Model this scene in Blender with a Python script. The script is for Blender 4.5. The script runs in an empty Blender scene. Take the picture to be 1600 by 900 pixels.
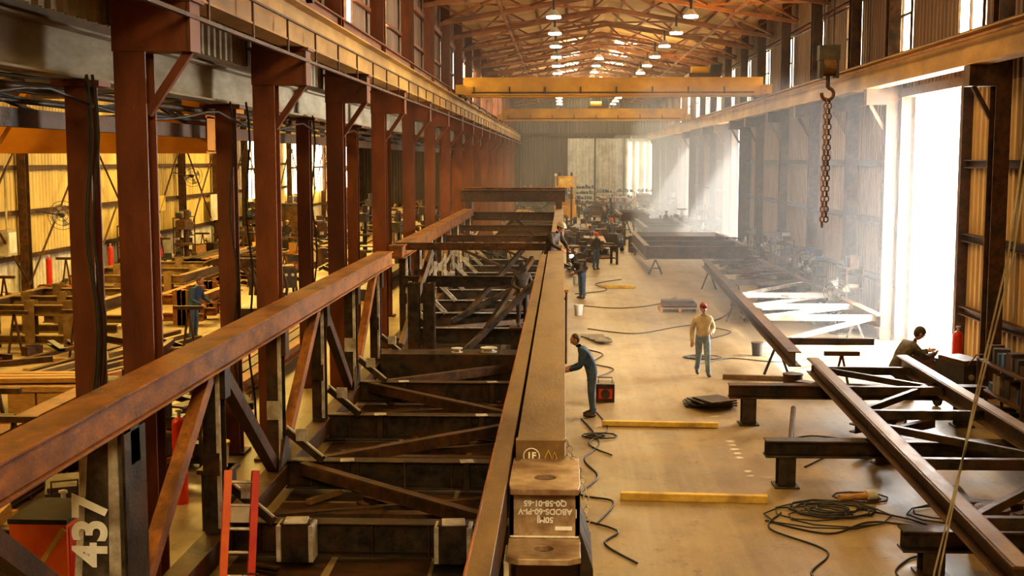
import bpy, math, random, bmesh
from mathutils import Vector, Matrix
R=random.Random(7)
C=bpy.context; D=bpy.data; S=C.scene
V=Vector
# ---------------------------------------------------------------- materials
def mat(name,c1,c2,scale=3.0,rough=.6,metal=0.0,bump=.15,c3=None,st=(1,1,1),r2=None,bs=30,wear=None):
    m=D.materials.new(name); m.use_nodes=True; nt=m.node_tree; n=nt.nodes; l=nt.links
    b=n['Principled BSDF']
    g=n.new('ShaderNodeNewGeometry'); mp=n.new('ShaderNodeMapping'); mp.inputs['Scale'].default_value=st
    l.new(g.outputs['Position'],mp.inputs['Vector'])
    t=n.new('ShaderNodeTexNoise'); t.inputs['Scale'].default_value=scale; t.inputs['Detail'].default_value=6; t.inputs['Roughness'].default_value=.65
    l.new(mp.outputs[0],t.inputs['Vector'])
    r=n.new('ShaderNodeValToRGB'); e=r.color_ramp.elements
    e[0].position=.34; e[0].color=(*c1,1); e[1].position=.66; e[1].color=(*c2,1)
    l.new(t.outputs['Fac'],r.inputs['Fac']); col=r.outputs['Color']
    if c3:
        t2=n.new('ShaderNodeTexNoise'); t2.inputs['Scale'].default_value=scale*.31; t2.inputs['Detail'].default_value=6
        l.new(mp.outputs[0],t2.inputs['Vector'])
        r3=n.new('ShaderNodeValToRGB'); r3.color_ramp.elements[0].position=.46; r3.color_ramp.elements[1].position=.72
        l.new(t2.outputs['Fac'],r3.inputs['Fac'])
        mx=n.new('ShaderNodeMixRGB'); mx.inputs[2].default_value=(*c3,1)
        l.new(r3.outputs['Color'],mx.inputs[0]); l.new(col,mx.inputs[1]); col=mx.outputs[0]
    if wear:
        for (sx,sy,sc_,lo,hi,amt,cc) in wear:
            mp2=n.new('ShaderNodeMapping'); mp2.inputs['Scale'].default_value=(sx,sy,1); l.new(g.outputs['Position'],mp2.inputs['Vector'])
            t4=n.new('ShaderNodeTexNoise'); t4.inputs['Scale'].default_value=sc_; t4.inputs['Detail'].default_value=10; t4.inputs['Roughness'].default_value=.75; l.new(mp2.outputs[0],t4.inputs['Vector'])
            r4=n.new('ShaderNodeValToRGB'); r4.color_ramp.elements[0].position=lo; r4.color_ramp.elements[1].position=hi; r4.color_ramp.elements[1].color=(amt,amt,amt,1)
            l.new(t4.outputs['Fac'],r4.inputs['Fac'])
            mx=n.new('ShaderNodeMixRGB'); mx.inputs[2].default_value=(*cc,1)
            l.new(r4.outputs['Color'],mx.inputs[0]); l.new(col,mx.inputs[1]); col=mx.outputs[0]
    l.new(col,b.inputs['Base Color']); b.inputs['Metallic'].default_value=metal
    if r2 is None: b.inputs['Roughness'].default_value=rough
    else:
        mr=n.new('ShaderNodeMapRange'); mr.inputs['From Min'].default_value=.3; mr.inputs['From Max'].default_value=.7
        mr.inputs['To Min'].default_value=rough; mr.inputs['To Max'].default_value=r2
        l.new(t.outputs['Fac'],mr.inputs['Value']); l.new(mr.outputs[0],b.inputs['Roughness'])
    if bump:
        t3=n.new('ShaderNodeTexNoise'); t3.inputs['Scale'].default_value=bs; l.new(mp.outputs[0],t3.inputs['Vector'])
        bp=n.new('ShaderNodeBump'); bp.inputs['Strength'].default_value=bump; bp.inputs['Distance'].default_value=.02
        l.new(t3.outputs['Fac'],bp.inputs['Height']); l.new(bp.outputs[0],b.inputs['Normal'])
    return m
def emit(name,c,s):
    m=D.materials.new(name); m.use_nodes=True; n=m.node_tree.nodes; l=m.node_tree.links
    n.clear(); o=n.new('ShaderNodeOutputMaterial'); e=n.new('ShaderNodeEmission')
    t=n.new('ShaderNodeTexNoise'); t.inputs['Scale'].default_value=1.3
    mx=n.new('ShaderNodeMixRGB'); mx.inputs[1].default_value=(*c,1); mx.inputs[2].default_value=(c[0],c[1]*.93,c[2]*.82,1)
    l.new(t.outputs['Fac'],mx.inputs[0]); l.new(mx.outputs[0],e.inputs['Color'])
    e.inputs['Strength'].default_value=s; l.new(e.outputs[0],o.inputs['Surface']); return m
rust=mat('rusty_steel',(.21,.078,.018),(.40,.165,.040),9,.5,.2,.25,(.11,.05,.018),r2=.75,st=(1,.5,1),wear=[(1,.3,14,.56,.68,.6,(.46,.25,.10)),(1,1,5,.58,.70,.7,(.06,.036,.016))])
rustd=mat('dark_rust_steel',(.05,.024,.009),(.145,.066,.022),7,.42,.3,.25,(.038,.024,.012),r2=.68,wear=[(1,1,11,.6,.72,.5,(.28,.16,.065))])
primer=mat('red_primer_paint',(.12,.033,.008),(.215,.062,.013),3,.45,0,.1,(.07,.025,.008),st=(1,1,.3),r2=.65,wear=[(1,1,7,.6,.75,.5,(.30,.15,.055))])
trussp=mat('orange_primer_paint',(.19,.065,.014),(.29,.10,.022),2,.5,0,.1,(.12,.045,.012))
tans=mat('tan_brown_steel',(.16,.098,.038),(.28,.18,.075),5,.42,.2,.15,(.115,.064,.025),st=(1,.4,1),r2=.65,wear=[(1,.4,12,.58,.7,.5,(.38,.28,.14))])
mill=mat('mill_scale_steel',(.022,.018,.013),(.085,.063,.04),5,.32,.5,.2,(.13,.062,.022),r2=.6,wear=[(1,1,9,.6,.72,.5,(.22,.165,.11))])
bright=mat('ground_and_lit_steel',(.44,.41,.36),(.78,.75,.69),8,.35,.4,.15,(.28,.22,.16),r2=.55)
post=mat('marked_plate_steel',(.07,.055,.04),(.20,.165,.125),5,.4,.4,.15,(.05,.035,.022),r2=.6)
lug=mat('lug_plate_steel',(.30,.20,.13),(.52,.41,.30),9,.38,.35,.15,(.16,.075,.035),r2=.55)
chalk=mat('white_chalk',(.85,.85,.83),(.95,.95,.93),14,.8,0,0)
yel=mat('crane_yellow_paint',(.52,.24,.008),(.68,.34,.015),1.6,.55,0,.1,(.34,.16,.015))
ochre=mat('ochre_dusty_paint',(.32,.17,.030),(.50,.29,.065),2.2,.6,0,.1,(.18,.09,.02),st=(1,.4,1))
oran=mat('crane_orange_paint',(.56,.21,.006),(.72,.30,.010),1.6,.75,0,.1,(.42,.15,.008))
floorm=mat('concrete_floor_tan',(.225,.155,.075),(.37,.27,.14),1.3,.34,0,.15,(.17,.11,.055),st=(1,.7,1),r2=.6,bs=14,
  wear=[(1.6,.07,.9,.45,.70,.5,(.46,.36,.20)),(1,.7,1.1,.50,.66,.45,(.15,.098,.048)),(1,.8,3.3,.56,.68,.7,(.09,.056,.028)),(1,1,12,.58,.70,.5,(.48,.38,.22)),(1,1,30,.6,.7,.6,(.08,.05,.028))])
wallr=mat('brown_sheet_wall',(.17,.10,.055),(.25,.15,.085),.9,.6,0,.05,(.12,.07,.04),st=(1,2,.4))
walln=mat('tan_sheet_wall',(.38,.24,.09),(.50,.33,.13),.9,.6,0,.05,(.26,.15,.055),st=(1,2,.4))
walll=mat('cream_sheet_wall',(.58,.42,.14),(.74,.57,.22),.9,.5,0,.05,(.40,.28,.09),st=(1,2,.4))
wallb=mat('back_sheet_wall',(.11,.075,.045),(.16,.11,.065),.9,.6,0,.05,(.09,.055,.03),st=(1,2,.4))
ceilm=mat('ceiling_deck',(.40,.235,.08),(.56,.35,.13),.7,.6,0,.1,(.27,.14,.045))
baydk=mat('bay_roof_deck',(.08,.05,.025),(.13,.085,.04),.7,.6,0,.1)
grey=mat('grey_girder',(.27,.235,.165),(.42,.37,.27),2,.9,0,.1,(.17,.12,.07),st=(1,.5,2))
dark=mat('dark_machine',(.018,.014,.011),(.055,.04,.03),5,.5,.1,.1)
black=mat('black_rubber',(.012,.011,.01),(.03,.027,.024),9,.5,0,.05)
wood=mat('timber',(.34,.175,.05),(.53,.30,.10),5,.7,0,.2,st=(1,6,6))
ywood=mat('yellow_painted_timber',(.58,.38,.06),(.78,.55,.14),7,.6,0,.2,(.35,.22,.07))
redp=mat('red_paint',(.5,.025,.012),(.65,.05,.015),4,.4,0,.05)
orp=mat('orange_fibreglass',(.75,.12,.015),(.85,.18,.02),4,.4,0,.05)
blup=mat('blue_paint',(.03,.07,.16),(.05,.10,.22),4,.4,0,.05)
whitep=mat('white_paint',(.50,.46,.38),(.70,.66,.56),3,.5,0,.05,(.38,.33,.26))
skin=mat('skin',(.42,.21,.13),(.5,.26,.17),20,.5,0,0)
jeans=mat('denim',(.13,.18,.24),(.24,.31,.38),12,.8,0,.2)
jeansd=mat('dark_denim',(.05,.08,.13),(.09,.13,.2),12,.8,0,.2)
beige=mat('beige_jacket_cloth',(.42,.33,.18),(.58,.47,.27),8,.85,0,.2)
bluej=mat('blue_work_shirt',(.03,.055,.11),(.06,.10,.18),8,.85,0,.2)
camo=mat('camo_cloth',(.06,.05,.03),(.17,.13,.08),14,.85,0,.2,(.03,.03,.02))
darkc=mat('dark_cloth',(.03,.022,.016),(.075,.055,.04),8,.85,0,.2)
maroon=mat('maroon_cap_cloth',(.2,.02,.02),(.3,.03,.03),8,.8,0,.1)
boot=mat('boot_leather',(.05,.03,.02),(.1,.06,.03),8,.5,0,.1)
hair=mat('brown_hair',(.05,.025,.012),(.1,.05,.025),30,.6,0,.2)
pane=emit('bright_window_pane',(1,.91,.66),10)
lampm=emit('lamp_glow',(1,.9,.7),50)
arc=emit('welding_arc',(.75,.88,1),80)
# ---------------------------------------------------------------- mesh builder
class MB:
    def __init__(s): s.v=[];s.f=[];s.m=[];s.ms=[];s.sm=[]
    def add(s,vs,fs,m,sm=False):
        if m not in s.ms: s.ms.append(m)
        k=s.ms.index(m); o=len(s.v); s.v+= [V(x) for x in vs]
        for f in fs: s.f.append([o+i for i in f]); s.m.append(k); s.sm.append(sm)
    def box(s,c,d,m,rz=0):
        c=V(c); M=Matrix.Rotation(rz,3,'Z')
        vs=[c+M@V((d[0]*.5*a,d[1]*.5*b,d[2]*.5*e)) for a in(-1,1) for b in(-1,1) for e in(-1,1)]
        s.add(vs,[(0,1,3,2),(4,6,7,5),(0,4,5,1),(2,3,7,6),(0,2,6,4),(1,5,7,3)],m)
    def b2(s,x0,x1,y0,y1,z0,z1,m): s.box(((x0+x1)/2,(y0+y1)/2,(z0+z1)/2),(abs(x1-x0),abs(y1-y0),abs(z1-z0)),m)
    def fr(s,p0,p1,up):
        t=(p1-p0).normalized(); up=V(up)
        if abs(t.dot(up.normalized()))>.98: up=V((0,1,0)) if abs(t.y)<.9 else V((1,0,0))
        a=t.cross(up).normalized(); return t,a,a.cross(t)
    def bar(s,p0,p1,w,h,m,up=(0,0,1),ow=0,oh=0):
        p0=V(p0);p1=V(p1); t,a,u=s.fr(p0,p1,up)
        vs=[p+a*(w*.5*i+ow)+u*(h*.5*j+oh) for p in(p0,p1) for i in(-1,1) for j in(-1,1)]
        s.add(vs,[(0,1,3,2),(4,6,7,5),(0,4,5,1),(2,3,7,6),(0,2,6,4),(1,5,7,3)],m)
    def ib(s,p0,p1,w,h,m,up=(0,0,1),tf=.03,tw=.025):
        s.bar(p0,p1,w,tf,m,up,0,h/2-tf/2); s.bar(p0,p1,w,tf,m,up,0,-h/2+tf/2); s.bar(p0,p1,tw,h-2*tf,m,up)
    def ch(s,p0,p1,w,h,m,up=(0,0,1),t=.025,side=1):
        s.bar(p0,p1,w,t,m,up,0,h/2-t/2); s.bar(p0,p1,w,t,m,up,0,-h/2+t/2); s.bar(p0,p1,t,h-2*t,m,up,side*(w/2-t/2))
    def cyl(s,p0,p1,r,m,n=12,r2=None):
        p0=V(p0);p1=V(p1); r2=r if r2 is None else r2; t,a,u=s.fr(p0,p1,(0,0,1)); vs=[]
        for p,q in((p0,r),(p1,r2)):
            for i in range(n):
                g=2*math.pi*i/n; vs.append(p+a*math.cos(g)*q+u*math.sin(g)*q)
        s.add(vs,[(i,(i+1)%n,n+(i+1)%n,n+i) for i in range(n)],m,True)
        s.add(vs,[tuple(range(n))[::-1],tuple(range(n,2*n))],m)
    def tube(s,pts,r,m,n=6,closed=False):
        pts=[V(p) for p in pts]; k=len(pts); vs=[]; pa=None
        for i in range(k):
            if closed: t=pts[(i+1)%k]-pts[i-1]
            else: t=pts[min(i+1,k-1)]-pts[max(i-1,0)]
            t.normalize()
            a=pa-t*pa.dot(t) if pa else None
            if a is None or a.length<1e-4:
                a=t.cross(V((0,0,1))) 
                if a.length<.1: a=t.cross(V((0,1,0)))
            a.normalize(); pa=a; b=t.cross(a)
            for j in range(n):
                g=2*math.pi*j/n; vs.append(pts[i]+a*math.cos(g)*r+b*math.sin(g)*r)
        fs=[]
        for i in range(k if closed else k-1):
            i2=(i+1)%k
            for j in range(n): fs.append((i*n+j,i*n+(j+1)%n,i2*n+(j+1)%n,i2*n+j))
        s.add(vs,fs,m,True)
    def sph(s,c,r,m,n=12,k=8,M=None):
        if not hasattr(r,'__len__'): r=(r,r,r)
        c=V(c); vs=[];fs=[]
        for i in range(k+1):
            th=math.pi*i/k
            for j in range(n):
                g=2*math.pi*j/n; p=V((r[0]*math.sin(th)*math.cos(g),r[1]*math.sin(th)*math.sin(g),r[2]*math.cos(th)))
                vs.append(c+(M@p if M else p))
        for i in range(k):
            for j in range(n): fs.append((i*n+j,(i+1)*n+j,(i+1)*n+(j+1)%n,i*n+(j+1)%n))
        s.add(vs,fs,m,True)
    def prism(s,pts,ex,m):
        pts=[V(p) for p in pts]; ex=V(ex); n=len(pts); vs=pts+[p+ex for p in pts]
        s.add(vs,[tuple(range(n)),tuple(range(n,2*n))[::-1]]+[(i,(i+1)%n,n+(i+1)%n,n+i) for i in range(n)],m)
    def obj(s,name,parent=None,bev=0,loc=None):
        me=D.meshes.new(name); me.from_pydata([tuple(v) for v in s.v],[],s.f)
        for m in s.ms: me.materials.append(m)
        for p,k,q in zip(me.polygons,s.m,s.sm): p.material_index=k; p.use_smooth=q
        bm=bmesh.new(); bm.from_mesh(me); bmesh.ops.recalc_face_normals(bm,faces=bm.faces); bm.to_mesh(me); bm.free()
        o=D.objects.new(name,me); C.collection.objects.link(o)
        if parent: o.parent=parent
        if loc: o.location=loc
        if bev:
            b=o.modifiers.new('Bevel','BEVEL'); b.width=bev; b.segments=1; b.limit_method='ANGLE'
        return o
def inst(o,name,loc,rz=0):
    q=D.objects.new(name,o.data); C.collection.objects.link(q); q.location=loc; q.rotation_euler[2]=rz; return q
def corr(mb,fixed,a0,a1,z0,z1,m,axis='Y',per=.32,dep=.05):
    pts=[];a=a0
    while a<a1:
        for da,dd in((0,0),(.35,0),(.5,1),(.85,1)):
            x=a+da*per
            if x<=a1: pts.append((x,dd*dep))
        a+=per
    pts.append((a1,0)); vs=[]
    for x,d in pts:
        for z in(z0,z1):
            vs.append((fixed+d,x,z) if axis=='Y' else (x,fixed+d,z))
    mb.add(vs,[(2*i,2*i+1,2*i+3,2*i+2) for i in range(len(pts)-1)],m)
def text(body,name,parent,size,M,m,ext=.002,off=.02):
    cu=D.curves.new(name,'FONT'); cu.body=body; cu.size=size; cu.extrude=ext; cu.offset=off*size; cu.align_x='CENTER'; cu.align_y='CENTER'
    o=D.objects.new(name,cu); C.collection.objects.link(o); o.matrix_world=M
    dg=C.evaluated_depsgraph_get(); me=D.meshes.new_from_object(o.evaluated_get(dg)); D.objects.remove(o)
    q=D.objects.new(name,me); C.collection.objects.link(q); me.materials.clear(); me.materials.append(m)
    C.view_layer.update(); q.parent=parent; q.matrix_parent_inverse=parent.matrix_world.inverted(); q.matrix_world=M
    return q
def basis(xa,ya,loc):
    xa=V(xa).normalized(); ya=V(ya).normalized(); za=xa.cross(ya)
    M=Matrix((xa,ya,za)).transposed().to_4x4(); M.translation=V(loc); return M
# ---------------------------------------------------------------- camera
F=1900.0
th=math.atan(200/F); ps=math.atan(80*math.cos(th)/F)
f=V((-math.sin(ps)*math.cos(th),math.cos(ps)*math.cos(th),-math.sin(th))); r=V((math.cos(ps),math.sin(ps),0)); u=r.cross(f)
cd=D.cameras.new('camera'); cam=D.objects.new('camera',cd); C.collection.objects.link(cam)
Mc=Matrix((r,u,-f)).transposed().to_4x4(); Mc.translation=V((0,0,5.3)); cam.matrix_world=Mc
cd.sensor_width=36; cd.lens=F/1600*36; cd.clip_end=600; cd.clip_start=.1; S.camera=cam
# ---------------------------------------------------------------- shell
YE=132; YN=-8; XL=-22; XR=10
m=MB(); m.b2(XL-1,XR+.3,YN-.5,YE+.5,-.3,0,floorm); m.obj('floor')
m=MB(); m.b2(XR+.3,60,YN,160,-.35,-.03,whitep); m.obj('yard_ground')
wy=[18.5+6.1*i for i in range(19)]
doors=[(30.6,35.9,7.1),(66,71.5,7.1),(93,97.5,7.0),(112,115,6)]
m=MB(); y=YN
for a,b,h in doors:
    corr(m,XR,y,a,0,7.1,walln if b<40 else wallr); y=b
    if h<7.1: corr(m,XR,a,b,h,7.1,wallr)
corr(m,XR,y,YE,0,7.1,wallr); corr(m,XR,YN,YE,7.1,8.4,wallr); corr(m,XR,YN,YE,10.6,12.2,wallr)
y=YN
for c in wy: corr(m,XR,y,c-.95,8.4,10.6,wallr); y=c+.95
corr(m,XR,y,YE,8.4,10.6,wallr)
ys=YN
segs=[]
for a,b,h in doors: segs.append((ys,a)); ys=b
segs.append((ys,YE))
for z in(1.6,3.4,5.2):
    for a,b in segs: m.ch((XR-.1,a,z),(XR-.1,b,z),.16,.2,rustd)
m.ch((XR-.1,YN,8.3),(XR-.1,YE,8.3),.16,.2,primer); m.ch((XR-.1,YN,10.7),(XR-.1,YE,10.7),.16,.2,primer)
m.obj('wall_right')
m=MB()
for a,b,h in doors:
    for yy in(a-.08,b+.08): m.b2(XR-.25,XR+.15,yy-.1,yy+.1,0,h,rustd)
    m.b2(XR-.25,XR+.15,a-.15,b+.15,h,h+.25,rustd)
m.obj('trim_1')
m=MB(); corr(m,-5.5,YN,YE,6.9,8.4,grey); corr(m,-5.5,YN,YE,10.6,12.2,wallr); y=YN
for c in wy: corr(m,-5.5,y,c-.95,8.4,10.6,wallr); y=c+.95
corr(m,-5.5,y,YE,8.4,10.6,wallr)
m.ch((-5.35,YN,8.3),(-5.35,YE,8.3),.16,.2,primer); m.ch((-5.35,YN,10.7),(-5.35,YE,10.7),.16,.2,primer); m.ch((-5.35,YN,9.4),(-5.35,YE,9.4),.08,.1,primer)
m.obj('wall_clerestory')
k=1
for X,sg in((XR,-1),(-5.5,1)):
    for c in wy:
        m=MB(); m.b2(X-.02,X+.02,c-.93,c+.93,8.42,10.58,pane); xf=X+sg*.05
        for yy in(c-.93,c,c+.93): m.b2(xf-.03,xf+.03,yy-.035,yy+.035,8.42,10.58,rustd)
        for z in(8.42,9.5,10.58): m.b2(xf-.03,xf+.03,c-.93,c+.93,z-.035,z+.035,rustd)
        m.obj('window_%d'%k); k+=1
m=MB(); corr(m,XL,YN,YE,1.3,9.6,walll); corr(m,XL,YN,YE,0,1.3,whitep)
for z in(1.4,3.2,5.0,6.8,8.6): m.ch((XL+.14,YN,z),(XL+.14,YE,z),.14,.18,rustd)
y=41.2
i=0
while y<YE:
    m.ib((XL+.4,y,0),(XL+.4,y,9.5),.35,.35,rustd,up=(0,1,0))
    m.cyl((XL+.5,y,.3),(XL+.5,y+6.8,6.5),.05,rustd,6)
    if i%2==0: m.cyl((XL+.5,y+6.8,.3),(XL+.5,y,6.5),.05,rustd,6)
    y+=6.8; i+=1
m.obj('wall_left')
for c,w in((84,2),(90,3),(97,3),(108,5),(120,6)):
    m=MB(); m.b2(XL+.3,XL+.34,c-w/2,c+w/2,2.6,6.8,pane)
    for yy in(c-w/2,c,c+w/2): m.b2(XL+.3,XL+.4,yy-.08,yy+.08,2.6,6.8,rustd)
    m.b2(XL+.3,XL+.4,c-w/2,c+w/2,4.6,4.75,rustd)
    m.obj('window_%d'%k); k+=1
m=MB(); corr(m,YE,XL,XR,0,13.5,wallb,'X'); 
for x in(-5.2,.2): m.ib((x,YE-.3,0),(x,YE-.3,12),.35,.35,rustd,up=(0,1,0))
m.ch((XL,YE-.15,8),(XR,YE-.15,8),.2,.3,rustd); m.obj('wall_back')
m=MB(); corr(m,YE-.25,.4,9.6,0,7.6,whitep,'X',.7,.1); 
for x in(.4,3.4,6.5,9.6): m.b2(x-.08,x+.08,YE-.36,YE-.2,0,7.7,rustd)
m.obj('door_1')
m=MB()
for x in(7.1,7.9,8.7,9.3): m.b2(x,x+.16,YE-.42,YE-.38,1.5,7.2,pane)
m.obj('window_%d'%k); k+=1
m=MB(); corr(m,YN,XL,XR,0,13.5,walln,'X'); m.obj('wall_front')
m=MB(); RX=2.3
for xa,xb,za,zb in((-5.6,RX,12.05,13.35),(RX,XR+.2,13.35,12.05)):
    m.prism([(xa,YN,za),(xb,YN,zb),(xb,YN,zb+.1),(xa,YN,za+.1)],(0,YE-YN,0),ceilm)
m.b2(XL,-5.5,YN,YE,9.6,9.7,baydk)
for i in range(22): m.ib((XL,14+5.4*i,9.2),(-5.6,14+5.4*i,9.2),.2,.4,rustd)
m.obj('ceiling')
def rz(x,base): return base+1.3*(1-abs(x-RX)/7.8)
m=MB()
for i in range(17):
    y=34+6.1*i
    if y>YE: break
    xs=[-5.3+ (15.1)*j/12 for j in range(13)]
    for j in range(12):
        a,b=xs[j],xs[j+1]
        m.bar((a,y,rz(a,11.85)),(b,y,rz(b,11.85)),.16,.14,trussp); m.bar((a,y,rz(a,11.0)),(b,y,rz(b,11.0)),.16,.16,trussp)
        if j%2: m.bar((a,y,rz(a,11.0)),(b,y,rz(b,11.85)),.08,.08,trussp)
        else: m.bar((a,y,rz(a,11.85)),(b,y,rz(b,11.0)),.08,.08,trussp)
    for a,b in((-5.2,-1.4),(-1.4,RX),(RX,6),(6,9.8)):
        m.bar((a,y,rz(a,11.1)),(b,y+6.1,rz(b,11.1)),.09,.09,trussp)
        if i%2==0: m.bar((b,y,rz(b,11.1)),(a,y+6.1,rz(a,11.1)),.09,.09,trussp)
for x in(-4.3,-2.8,-1.3,.2,1.6,3.0,4.4,5.9,7.4,8.9): m.ch((x,30,rz(x,11.98)),(x,YE,rz(x,11.98)),.08,.12,trussp)
for x in(-2.6,7.2): m.bar((x,30,rz(x,11.0)),(x,YE,rz(x,11.0)),.1,.1,trussp)
m.obj('roof_trusses')
m=MB()
for i in range(6):
    y=80+9*i
    for x in(-.2,3.4):
        for q in(0,1):
            xx=x+q*.75; m.prism([(xx-.0,y,rz(xx,11.95)),(xx+.0,y+2.6,rz(xx,11.95)),(xx+.6,y+2.6,rz(xx+.6,11.95)),(xx+.6,y,rz(xx+.6,11.95))],(0,0,.02),pane)
m.obj('skylight_panels')
m=MB()
for i in range(13):
    y=49+6.3*i
    for x in((-.4,5.0) if i<5 else (-.4,2.3,5.0)):
        zz=10.95 if x!=2.3 else 11.9
        m.cyl((x,y,zz),(x,y,zz+.25),.3,whitep,12,.1); m.cyl((x,y,zz+.25),(x,y,zz+.75),.05,dark,6); m.cyl((x,y,zz-.07),(x,y,zz+.01),.28,lampm,12)
m.obj('high_bay_lamps')
m=MB(); m.ib((0,0,0),(0,0,12),.38,.36,primer,up=(0,1,0),tf=.035); m.b2(-.28,.28,-.28,.28,0,.05,rustd)
m.b2(-.2,.75,-.2,.2,6.58,7.18,primer); m.b2(-.25,.8,-.24,.24,7.16,7.21,primer); m.b2(.70,.72,-.21,.21,6.6,7.16,rustd); m.bar((.15,0,5.85),(.68,0,6.6),.1,.1,primer)
c0=m.obj('steel_column'); c0.location=(-5.15,14.6,0)
m=MB(); m.ib((0,0,0),(0,0,6.25),.3,.3,primer,up=(0,1,0),tf=.03); m.b2(-.25,.25,-.25,.25,0,.05,rustd); m.b2(-.3,.3,-.2,.2,6.2,6.27,primer)
c1=m.obj('runway_column'); c1.location=(-5.97,15.0,0)
for i in range(-1,18):
    if i==0: continue
    inst(c0,'steel_column',(-5.15,14.6+6.5*i,0)); inst(c1,'runway_column',(-5.97,15+6.5*i,0))
m=MB(); m.ib((0,0,0),(0,0,12),.34,.4,rustd,up=(0,1,0),tf=.035); m.b2(-.75,.15,-.2,.2,6.9,7.35,rustd); m.bar((-.2,0,6.2),(-.6,0,6.9),.1,.1,rustd)
c2=m.obj('wall_column'); c2.location=(9.55,27.3,0)
for y in(20.6,36.3,41,47.2,53.5,60,65.6,72,78.5,85,91.5,98,104.5,111,117.5,124): inst(c2,'wall_column',(9.55,y,0))
m=MB(); m.ib((-4.62,YN,7.58),(-4.62,YE,7.58),.42,.72,ochre,tw=.03); m.b2(-4.66,-4.58,YN,YE,7.94,8.02,rustd)
y=2.
while y<YE:
    m.b2(-4.43,-4.4,y,y+.05,7.0,7.3,rustd); m.b2(-4.43,-4.4,y,y+.04,7.3,7.55,rustd); y+=2.2
m.b2(-4.44,-4.38,YN,YE,6.97,7.02,rustd); m.b2(-4.42,-4.38,YN,YE,7.53,7.56,rustd)
m.obj('crane_runway_beam')
m=MB(); m.ib((9.0,YN,7.72),(9.0,YE,7.72),.42,.72,ochre,tw=.03); m.b2(8.96,9.04,YN,YE,8.08,8.16,rustd); m.b2(8.75,8.8,YN,YE,7.9,7.96,rust)
m.obj('crane_runway_beam')
m=MB(); m.ib((-6.0,YN,6.58),(-6.0,YE,6.58),.4,.6,grey,tw=.03); m.b2(-6.05,-5.95,YN,YE,6.88,6.96,rustd)
m.cyl((-6.3,YN,6.15),(-6.3,YE,6.15),.05,rustd,8); m.cyl((-6.45,YN,6.0),(-6.45,YE,6.0),.035,dark,8); m.ch((-6.5,YN,5.8),(-6.5,YE,5.8),.15,.22,rustd)
m.obj('crane_runway_beam')
m=MB(); m.ib((-5.05,YN,8.35),(-5.05,YE,8.35),.2,.25,primer); m.ib((-6.9,YN,7.4),(-6.9,YE,7.4),.3,.5,rustd); m.obj('wall_girt')
m=MB()
for j,(x,z,rr,mm) in enumerate([(-6.6,6.2,.025,black),(-6.75,6.3,.02,blup),(-5.6,6.1,.02,black),(-7.2,6.4,.03,black),(-7.6,6.6,.03,black),(-8.2,6.5,.03,black),(-7.0,6.1,.05,rustd)]):
    pts=[]
    for i in range(0,150):
        y=8+i*.65; ph=(y%6.5)/6.5; pts.append((x,y,z-.35*math.sin(math.pi*ph)*(1-.15*j)))
    m.tube(pts,rr,mm,5)
for x,y in((-5.55,14.3),(-5.6,14.25),(-5.5,21.1),(-5.66,27.5),(-5.8,14.7),(-5.75,21)):
    m.tube([(x+.05*math.sin(i*.9),y,6.3-i*.35) for i in range(17)],.02,black,5)
m.obj('electrical_cables')
def crane(y,x0,x1,z,h,mm,trx,name='overhead_crane',gap=1.6):
    m=MB()
    for dy in(0,gap):
        m.b2(x0+.1,x1-.1,y+dy-.22,y+dy+.22,z,z+h,mm); m.b2(x0+.1,x1-.1,y+dy-.28,y+dy+.28,z+h-.03,z+h+.02,mm); m.b2(x0+.1,x1-.1,y+dy-.28,y+dy+.28,z-.02,z+.03,mm)
    for x in(x0,x1):
        m.b2(x-.18,x+.18,y-1.1,y+gap+1.1,z-.02,z+.4,mm)
        for yy in(y-.8,y+gap+.8): m.cyl((x-.06,yy,z-.0),(x+.06,yy,z-.0),.16,dark,14)
    m.b2(trx-.7,trx+.7,y-.3,y+gap+.3,z+h+.02,z+h+.2,rustd); m.cyl((trx-.5,y+gap/2,z+h+.35),(trx+.5,y+gap/2,z+h+.35),.22,mm,14)
    m.b2(trx+.3,trx+.8,y+.1,y+.6,z+h+.1,z+h+.6,dark)
    m.cyl((x0+.5,y-.3,z+.1),(x1-.5,y-.3,z+.1),.03,dark,6)
    n=int((x1-x0)/1.6)
    for i in range(n): xa=x0+.6+i*1.6; m.b2(xa-.03,xa+.03,y-.34,y-.2,z+.05,z+.35,rustd)
    return m.obj(name)
crane(55.6,-4.62,9.0,8.22,.75,yel,6.3)
crane(90,-4.62,9.0,8.22,.8,yel,2.5)
crane(20,-4.62,9.0,8.3,.75,yel,4.4)
m=MB(); m.b2(-21.4,-6.4,21.8,22.3,5.45,6.08,oran); m.b2(-21.4,-6.4,21.72,22.38,6.05,6.1,oran); m.b2(-21.4,-6.4,21.72,22.38,5.42,5.47,oran)
m.b2(-6.6,-6.3,21,24,6.1,6.5,oran); m.b2(-21.8,-21.4,21,24,6.1,6.5,oran); m.b2(-21.4,-6.4,23.4,23.8,5.45,6.08,oran)
m.bar((-9.9,21.0,5.6),(-9.3,21.0,6.5),.2,.1,oran); m.b2(-10.6,-9.6,20.9,23.9,6.5,6.7,rustd)
m.obj('overhead_crane')
def chain(m,p0,p1,L,w,r,mm):
    p0=V(p0);p1=V(p1); t=(p1-p0); n=max(1,int(t.length/(L*.72))); t.normalize()
    a=t.cross(V((0,1,0))).normalized(); b=t.cross(a)
    for i in range(n):
        c=p0+t*(L*.72*(i+.5)); s=a if i%2 else b
        m.tube([c+t*(math.cos(g)*(L/2-r)*(1.0))+s*(math.sin(g)*(w/2)) for g in [math.pi*2*q/10 for q in range(10)]],r,mm,5,True)
m=MB(); x,y=4.42,20.8
for dx in(-.08,.08): m.cyl((x+dx,y,7.2),(x+dx,y,8.95),.012,dark,6)
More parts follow.
